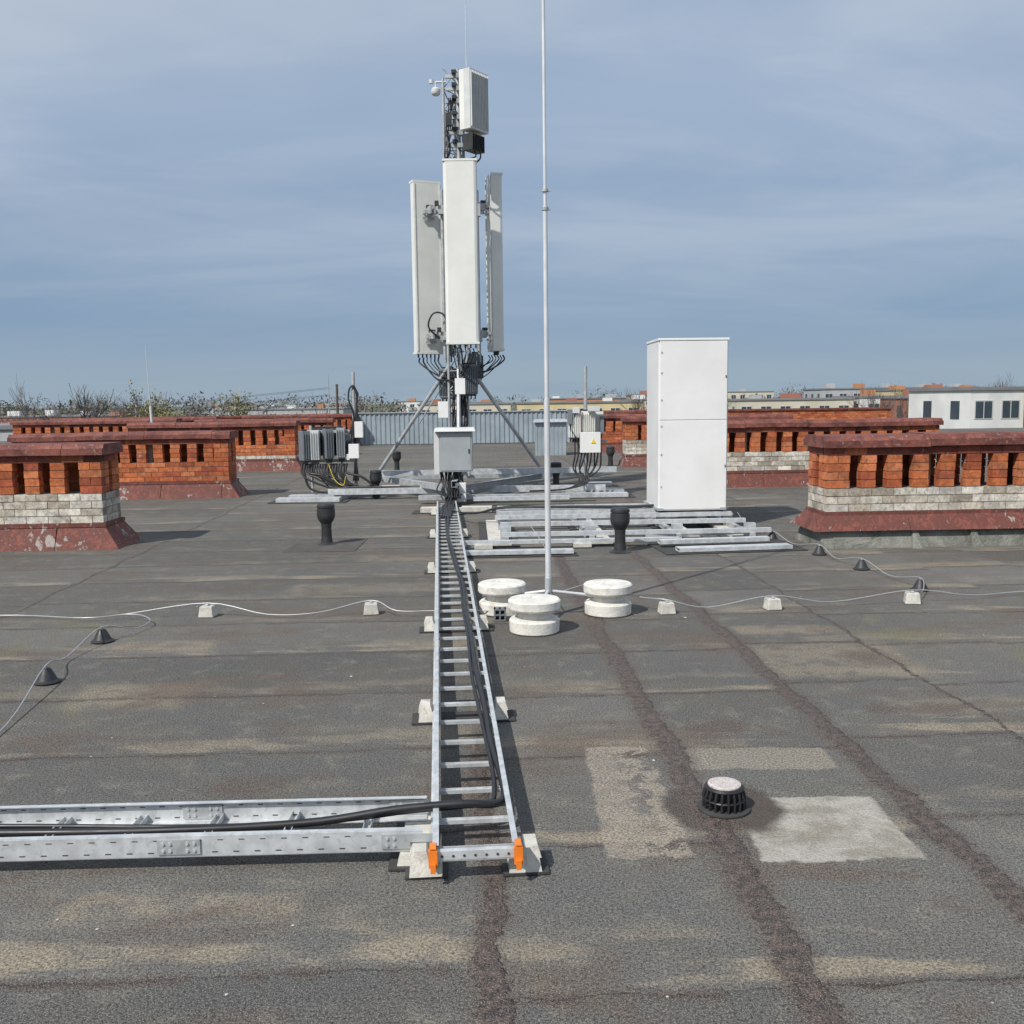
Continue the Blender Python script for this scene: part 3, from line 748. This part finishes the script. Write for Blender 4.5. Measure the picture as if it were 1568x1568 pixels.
def rack(name,px,side):
    e=empty(name)
    B=MB('rack_frame',['galv2','galv'])
    B.tube([(px,16.85,.1),(px,16.85,2.15 if side<0 else 2.2)],.032,'galv2',10)
    B.make(e); return e
e=rack('radio_unit_rack',-2.68,-1)
B=MB('radio_units',['grey','antg','dark','white','galv2','lgrey'])
B.box((-3.6,16.9,.62),(-2.65,16.95,.67),'galv2'); B.box((-3.6,16.9,1.12),(-2.65,16.95,1.17),'galv2'); B.tube([(-3.45,16.93,.1),(-3.45,16.93,1.25)],.025,'galv2',8)
for x,kk,yw_ in ((-3.52,'fin',.5),(-3.34,'lgrey',.1),(-3.12,'fin',.4),(-2.90,'grey',.1)): rru(B,(x,16.75,.68+(x+3.3)*.08),.14,.28,.5,kk,True,yw_)
rru(B,(-3.2,17.1,.75),.5,.12,.45,'dark'); B.cbox((-2.78,16.8,.95),(.1,.12,.3),'fin')
B.cbox((-2.58,16.7,1.18),(.14,.1,.27),'white'); B.cbox((-2.66,16.6,.82),(.17,.1,.24),'white'); B.cbox((-2.76,16.6,.72),(.05,.06,.1),'lgrey')
B.make(e,bevel=.004)
B=MB('rack_cables',['black','dark','yellow'])
for i in range(18):
    x=-3.58+i*.045; zl=rn.uniform(.10,.38)
    B.tube(sm([(x,16.75,.6),(x+.0,16.7,.45),(x+.1+rn.uniform(0,.15),16.65,zl+.05),(x+.35+rn.uniform(0,.2),16.62,zl*.6+.04),(min(-2.5,x+.7),16.6,.2),(-2.2,16.55,.21)],5),rn.choice([.014,.018,.022]),'black',6)
for i in range(4):
    B.tube(sm([(-2.72+i*.03,16.8,.3),(-2.62-i*.02,16.8,1.0),(-2.62,16.8,1.6),(-2.60-i*.015,16.8,1.8+i*.03),(-2.72,16.8,1.9),(-2.76,16.8,1.7),(-2.68,16.8,1.4),(-2.7-i*.03,16.75,1.0),(-2.9,16.7,.6)],5),.013,'black',6)
B.tube(sm([(-3.1,16.6,.6),(-3.0,16.55,.35),(-2.85,16.5,.25),(-2.8,16.5,.4)],6),.005,'yellow',5)
B.tube(sm([(-2.4,16.55,.2),(-1.6,16.6,.2),(-1.1,16.3,.25),(-.95,15.9,.4)],5),.025,'black',6)
B.make(e)
e=rack('radio_unit_rack',1.28,1)
B=MB('radio_units',['antw','antg','dark','white','galv2','lgrey'])
rru(B,(1.08,16.7,1.0),.2,.26,.42,'antw'); rru(B,(1.32,16.75,1.02),.22,.26,.42,'antw'); rru(B,(1.50,16.85,1.05),.16,.24,.38,'antg')
B.cbox((1.33,16.5,.92),(.34,.14,.34),'white'); B.cbox((1.1,16.6,1.46),(.12,.12,.1),'lgrey'); B.cbox((1.4,16.6,1.48),(.2,.12,.08),'lgrey')
B.box((.98,16.9,.9),(1.65,16.95,.95),'galv2'); B.cbox((1.0,16.6,1.35),(.08,.1,.25),'fin'); B.cbox((1.55,16.7,1.2),(.06,.1,.3),'fin')
B.make(e,bevel=.005)
B=MB('warning_triangle',['yellow'])
B.add([(1.34,16.42,.91),(1.42,16.42,.91),(1.38,16.42,.99),(1.34,16.428,.91),(1.42,16.428,.91),(1.38,16.428,.99)],[(0,1,2),(5,4,3),(0,3,4,1),(1,4,5,2),(2,5,3,0)],'yellow'); B.make(e)
B=MB('rack_cables',['black'])
for i in range(9):
    x=1.08+i*.055
    B.tube(sm([(x,16.65,.98),(x,16.6,.7),(x-.05+rn.uniform(-.05,.05),16.6,.45),(1.2+rn.uniform(-.1,.1),16.5,.25),(.9,16.45,.14),(.3,16.4,.12)],5),.014,'black',6)
B.tube(sm([(1.1,16.6,1.4),(1.0,16.6,1.2),(1.12,16.6,.95),(1.2,16.6,.7)],6),.014,'black',6)
B.make(e)

B=MB('scattered_pebbles',['pebble','bark'])
rn=random.Random(5)
for i in range(110):
    x=rn.uniform(-4,4.5); y=rn.uniform(2.2,9); s_=rn.uniform(.003,.008) if i>8 else rn.uniform(.008,.014)
    vs=[];
    for a in range(6):
        t=a*math.pi/3; vs.append((x+s_*rn.uniform(.6,1.3)*math.cos(t),y+s_*rn.uniform(.6,1.3)*math.sin(t),.002))
    vs.append((x,y,s_*.6)); B.add(vs,[(a,(a+1)%6,6) for a in range(6)],'pebble' if i<60 else 'bark')
B.make()

# ---------------------------------------------------------------- far town
TC={'cream':(.60,.56,.45),'yellow':(.62,.52,.30),'orange':(.48,.22,.11),'whitep':(.72,.72,.70),'greyp':(.42,.43,.44),'brickr':(.36,.15,.10),'brownp':(.34,.27,.22)}
for k,c in TC.items(): M['f_'+k]=mat('facade_'+k,c,.85,0,.12,.5)
M['f_roof']=mat('far_roof',(.22,.22,.23),.9,0,.2,.3)
M['f_frame']=mat('window_frame',(.55,.55,.53),.6,0,.05,1)
def block(x0,x1,y,top,k,k2=None,dp=12,yaw=0,pent=True,rr=None):
    rr=rr or random.Random(int(x0*7+y))
    B=MB('apartment_building',[]); L=x1-x0
    B.xf=Matrix.Translation((x0,y,-15))@Matrix.Rotation(yaw,4,'Z')
    Ht=top+15
    B.box((0,0,0),(L,dp,Ht),'f_'+k); B.box((-.15,-.15,Ht),(L+.15,dp+.15,Ht+.25),'f_roof')
    fl=max(2,int(Ht/2.8)); nb=max(2,int(L/2.6))
    for f in range(fl):
        z=Ht-2.2-f*2.8
        if z<.3: break
        for i in range(nb):
            x=(i+.5)*L/nb
            if k2 and i%3==1: B.box((x-.48*L/nb,-.35,z-.6),(x+.48*L/nb,-.02,z+.45),'f_'+k2)
            B.box((x-.75,-.035,z),(x+.75,.0-.001,z+1.45),'f_frame'); B.box((x-.66,-.06,z+.09),(x-.05,-.036,z+1.36),'glass'); B.box((x+.05,-.06,z+.09),(x+.66,-.036,z+1.36),'glass')
        for j in range(int(dp/4)):
            yy=2+j*4
            B.box((-.04,yy-.6,z),(-.002,yy+.6,z+1.4),'glass')
    if pent:
        for i in range(max(1,int(L/6))):
            x=2+i*6+rr.uniform(-1,1)
            if x<L-3: B.box((x,3,Ht+.25),(x+rr.uniform(1.2,2.4),5.,Ht+rr.uniform(.7,1.2)),'f_'+rr.choice(['orange','brickr','greyp','whitep']))
    return B.make()
block(31,47,135,1.1,'cream','whitep'); block(47.5,60,133,1.3,'whitep','brownp'); block(45,49,108,1.2,'brickr',None,pent=False); block(26,31,150,1.3,'whitep','orange')
block(35.0,39.4,75,1.9,'whitep',None,9,yaw=.12,pent=False); block(39.6,42.2,74.9,1.75,'yellow','whitep',9,yaw=.05,pent=False); block(42.6,52,78,1.9,'brickr','whitep',9)
block(60,90,190,2.8,'greyp','whitep'); block(26,44,210,2.2,'brownp','yellow'); block(62,84,160,2.3,'yellow','whitep')
block(-16,0,170,.9,'cream','orange'); block(1,20,150,1.0,'yellow','orange'); block(8,28,230,1.6,'orange','cream'); block(-22,-4,240,1.,'greyp','whitep'); block(22,34,185,1.2,'cream','brickr')
block(-60,-34,200,.2,'greyp','cream'); block(-90,-66,170,-.3,'brickr','cream'); block(-36,-20,320,1.4,'whitep','greyp'); block(45,80,300,3,'cream','greyp'); block(-130,-70,420,0,'greyp','whitep')
block(-39,-30.5,62,.2,'greyp',None,8,pent=False)

# ---------------------------------------------------------------- trees
def leafcol(name,c): 
    M[name]=mat(name,c,.9,0,.35,2)
leafcol('twig_far_haze',(.16,.145,.135)); leafcol('leaf_far_haze',(.155,.155,.115)); leafcol('catkin',(.27,.25,.09)); leafcol('twig',(.14,.12,.11))  # far tree colours are lightened to imitate aerial haze
def tree(x,y,top,spread,seed,leaf=None,fork=3,name='bare_tree'):
    rr=random.Random(seed); H=top+15
    B=MB(name,['bark','twig'])
    tips=[]
    def grow(p,d,L,r,lev):
        n=3; pts=[p]; q=p.copy(); dd=d.copy()
        for i in range(n):
            dd=(dd+Vector((rr.uniform(-.16,.16),rr.uniform(-.16,.16),rr.uniform(-.02,.14)))).normalized(); q=q+dd*L/n; pts.append(q.copy())
        B.tube(pts,max(r,.017),'bark' if lev<3 else 'twig',5 if lev<2 else 3,r1=max(r*.55,.010),caps=False)
        if lev>=5: tips.append(q); return
        k=fork if lev<4 else 4
        for i in range(k):
            t=rr.uniform(.3,1.) ; b0=pts[min(n,int(t*n)+ (1 if t>.9 else 0))]
            a=rr.uniform(0,6.28); sp=rr.uniform(.35,.8)*spread
            nd=(dd+Vector((math.cos(a)*sp,math.sin(a)*sp,rr.uniform(-.1,.3)))).normalized()
            grow(b0,nd,L*rr.uniform(.58,.8),r*.5,lev+1)
        grow(q,(dd+Vector((rr.uniform(-.2,.2),rr.uniform(-.2,.2),.1))).normalized(),L*.6,r*.6,lev+1)
    grow(Vector((x,y,-15)),Vector((0,0,1)),H*.38,H*.012,0)
    if leaf:
        for t in tips:
            for i in range(5):
                c=t+Vector((rr.gauss(0,.2),rr.gauss(0,.2),rr.gauss(0,.2))); s_=rr.uniform(.03,.08)
                a=Vector((rr.uniform(-1,1),rr.uniform(-1,1),rr.uniform(-1,1))).normalized()*s_; b_=a.orthogonal()
                B.add([c-a,c+b_,c+a,c-b_],[(0,1,2,3)],leaf)
    zt=max(v[2] for v in B.v); s_=(H)/(zt+15)
    B.v=[(x+(v[0]-x)*s_,y+(v[1]-y)*s_,-15+(v[2]+15)*s_) for v in B.v]
    B.make()
tree(-31.8,70,4.0,.85,11,fork=5); tree(-29.6,73,3.3,.8,12,fork=5)
tree(-25.3,75,3.5,.75,13,'catkin',5,'willow_tree'); tree(-22.5,80,2.8,.9,14,'catkin')
tree(-18.5,85,2.5,1.,15,fork=4); tree(-11,85,2.6,1.,16,fork=4); tree(-38,78,2.6,1.1,18); tree(-35,95,3.,1,19)
tree(14,120,3.2,1.,20,fork=4); tree(43,110,3.2,1.,21,fork=4); tree(58,115,4.2,1.,22,fork=5); tree(55,140,3.6,1,23,'catkin'); tree(24,130,3.2,1,24,fork=4)
B=MB('distant_trees',['twig_far_haze','leaf_far_haze'])
rn=random.Random(9)
for i in range(280):
    y=rn.uniform(170,480); x=rn.uniform(-.62,.62)*y; 
    if abs(x)<.1*y and rn.random()<.5: continue
    Rr=rn.uniform(3,7); zc=-15+rn.uniform(9.5,14.5)+ (y-170)*.010; k=rn.choice(['twig_far_haze','twig_far_haze','leaf_far_haze'])
    for j in range(130):
        a=rn.uniform(0,6.28); rad=Rr*math.sqrt(rn.random()); hh=(1-(rad/Rr)**2)**.5
        c=Vector((x+rad*math.cos(a),y+rad*math.sin(a),zc+hh*Rr*.8*rn.uniform(-.6,1)))
        s_=rn.uniform(.25,.7)
        u=Vector((rn.uniform(-1,1),rn.uniform(-1,1),rn.uniform(-1,1))).normalized()*s_; v=u.orthogonal()*rn.uniform(.3,.8)
        B.add([c-u,c+v,c+u],[(0,1,2)],k)
B.make()

B=MB('utility_pole',['bark','galv2','black'])
px,py=-12.3,70
B.tube([(px,py,-15),(px,py,2.9)],.12,'bark',8,r1=.09)
for z in (2.6,2.1,1.6): B.box((px-.5,py-.05,z),(px+.5,py+.05,z+.08),'galv2')
for z in (2.68,2.18,1.68):
    for s_ in (-.45,.45):
        B.tube(sm([(px+s_,py,z),(px+s_-15,py+4,z-1.2),(px+s_-30,py+8,z-2.4)],6),.010,'black',4)
B.make()
B=MB('roof_aerial',['lgrey']); B.tube([(-8.9,24.5,0),(-8.95,24.5,1.6)],.035,'lgrey',8); B.tube([(-8.95,24.5,1.6),(-9.0,24.5,3.1)],.01,'lgrey',6,r1=.006); B.make()
B=MB('roof_aerial',['galv2']); B.tube([(-7.,38,0),(-7.,38,2.7)],.03,'galv2',6,r1=.015); B.make()

# ---------------------------------------------------------------- light + world
az=math.radians(221); el=math.radians(46)
sd=Vector((math.sin(az)*math.cos(el),math.cos(az)*math.cos(el),math.sin(el)))
L=bpy.data.lights.new('sun','SUN'); L.energy=4.1; L.angle=math.radians(.8); L.color=(1,.955,.89)
lo=bpy.data.objects.new('sun',L); COL.objects.link(lo); lo.rotation_mode='QUATERNION'; lo.rotation_quaternion=(-sd).to_track_quat('-Z','Y'); lo.location=(-10,-10,20)
w=bpy.data.worlds.new('World'); scene.world=w; w.use_nodes=True
try: w.cycles.sampling_method='MANUAL'; w.cycles.sample_map_resolution=256
except Exception: pass
N=NT(w.node_tree); bg=w.node_tree.nodes['Background']
sky=N.n('ShaderNodeTexSky',sky_type='NISHITA'); sky.sun_disc=False; sky.sun_elevation=el; sky.sun_rotation=az
sky.air_density=1.; sky.dust_density=1.5; sky.ozone_density=1.5
tc=N.n('ShaderNodeTexCoord').outputs['Generated']
sp=N.n('ShaderNodeSeparateXYZ'); N.set(sp.inputs[0],tc); Z=sp.outputs[2]
zc=N.m('MAXIMUM',N.m('ADD',Z,.16),.05)
cx_=N.m('DIVIDE',sp.outputs[0],zc); cy_=N.m('DIVIDE',sp.outputs[1],zc)
cb=N.n('ShaderNodeCombineXYZ'); N.set(cb.inputs[0],cx_); N.set(cb.inputs[1],cy_)
mp=N.n('ShaderNodeMapping'); N.set(mp.inputs['Vector'],cb.outputs[0]); mp.inputs['Rotation'].default_value=(0,0,math.radians(-20)); mp.inputs['Scale'].default_value=(.75,1.5,1); mp.inputs['Location'].default_value=(1.3,.4,0)
n1=N.noise(mp.outputs[0],1.0,6,.55,.7); n2=N.noise(mp.outputs[0],.4,3,.5,.4)
low=N.mix(N.ramp(Z,.0,.09),(3.3,4.3,5.2),(2.25,3.35,5.0))
veil=N.mix(N.ramp(Z,.08,.30),low,(3.7,4.7,6.2))
white=N.mix(N.ramp(Z,.03,.25),(3.3,4.3,5.5),(5.7,6.3,7.2))
f=N.m('ADD',N.m('MULTIPLY',N.ramp(n1,.34,.68),.6),N.m('MULTIPLY',N.ramp(n2,.36,.62),.4))
f=N.m('MULTIPLY',f,N.ramp(Z,.02,.2,.3,1.))
cl=N.mix(f,veil,white)
n3=N.noise(mp.outputs[0],.7,4,.55,.6)
cl=N.mix(N.ramp(n3,.48,.70,0,.35),cl,(2.4,3.4,5.0))
col=N.mix(.9,sky.outputs[0],cl)
N.set(bg.inputs['Color'],col); bg.inputs['Strength'].default_value=.1

# ---------------------------------------------------------------- camera
cam=bpy.data.cameras.new('camera'); co=bpy.data.objects.new('camera',cam); COL.objects.link(co)
cam.sensor_fit='HORIZONTAL'; cam.sensor_width=36; cam.lens=36*1500/1568; cam.clip_end=8000; cam.clip_start=.05
pitch=math.atan(172/1500)
co.matrix_world=Matrix.Translation((0,0,1.65))@Matrix.Rotation(math.pi/2-pitch,4,'X')@Matrix.Rotation(-.0131,4,'Z')
scene.camera=co
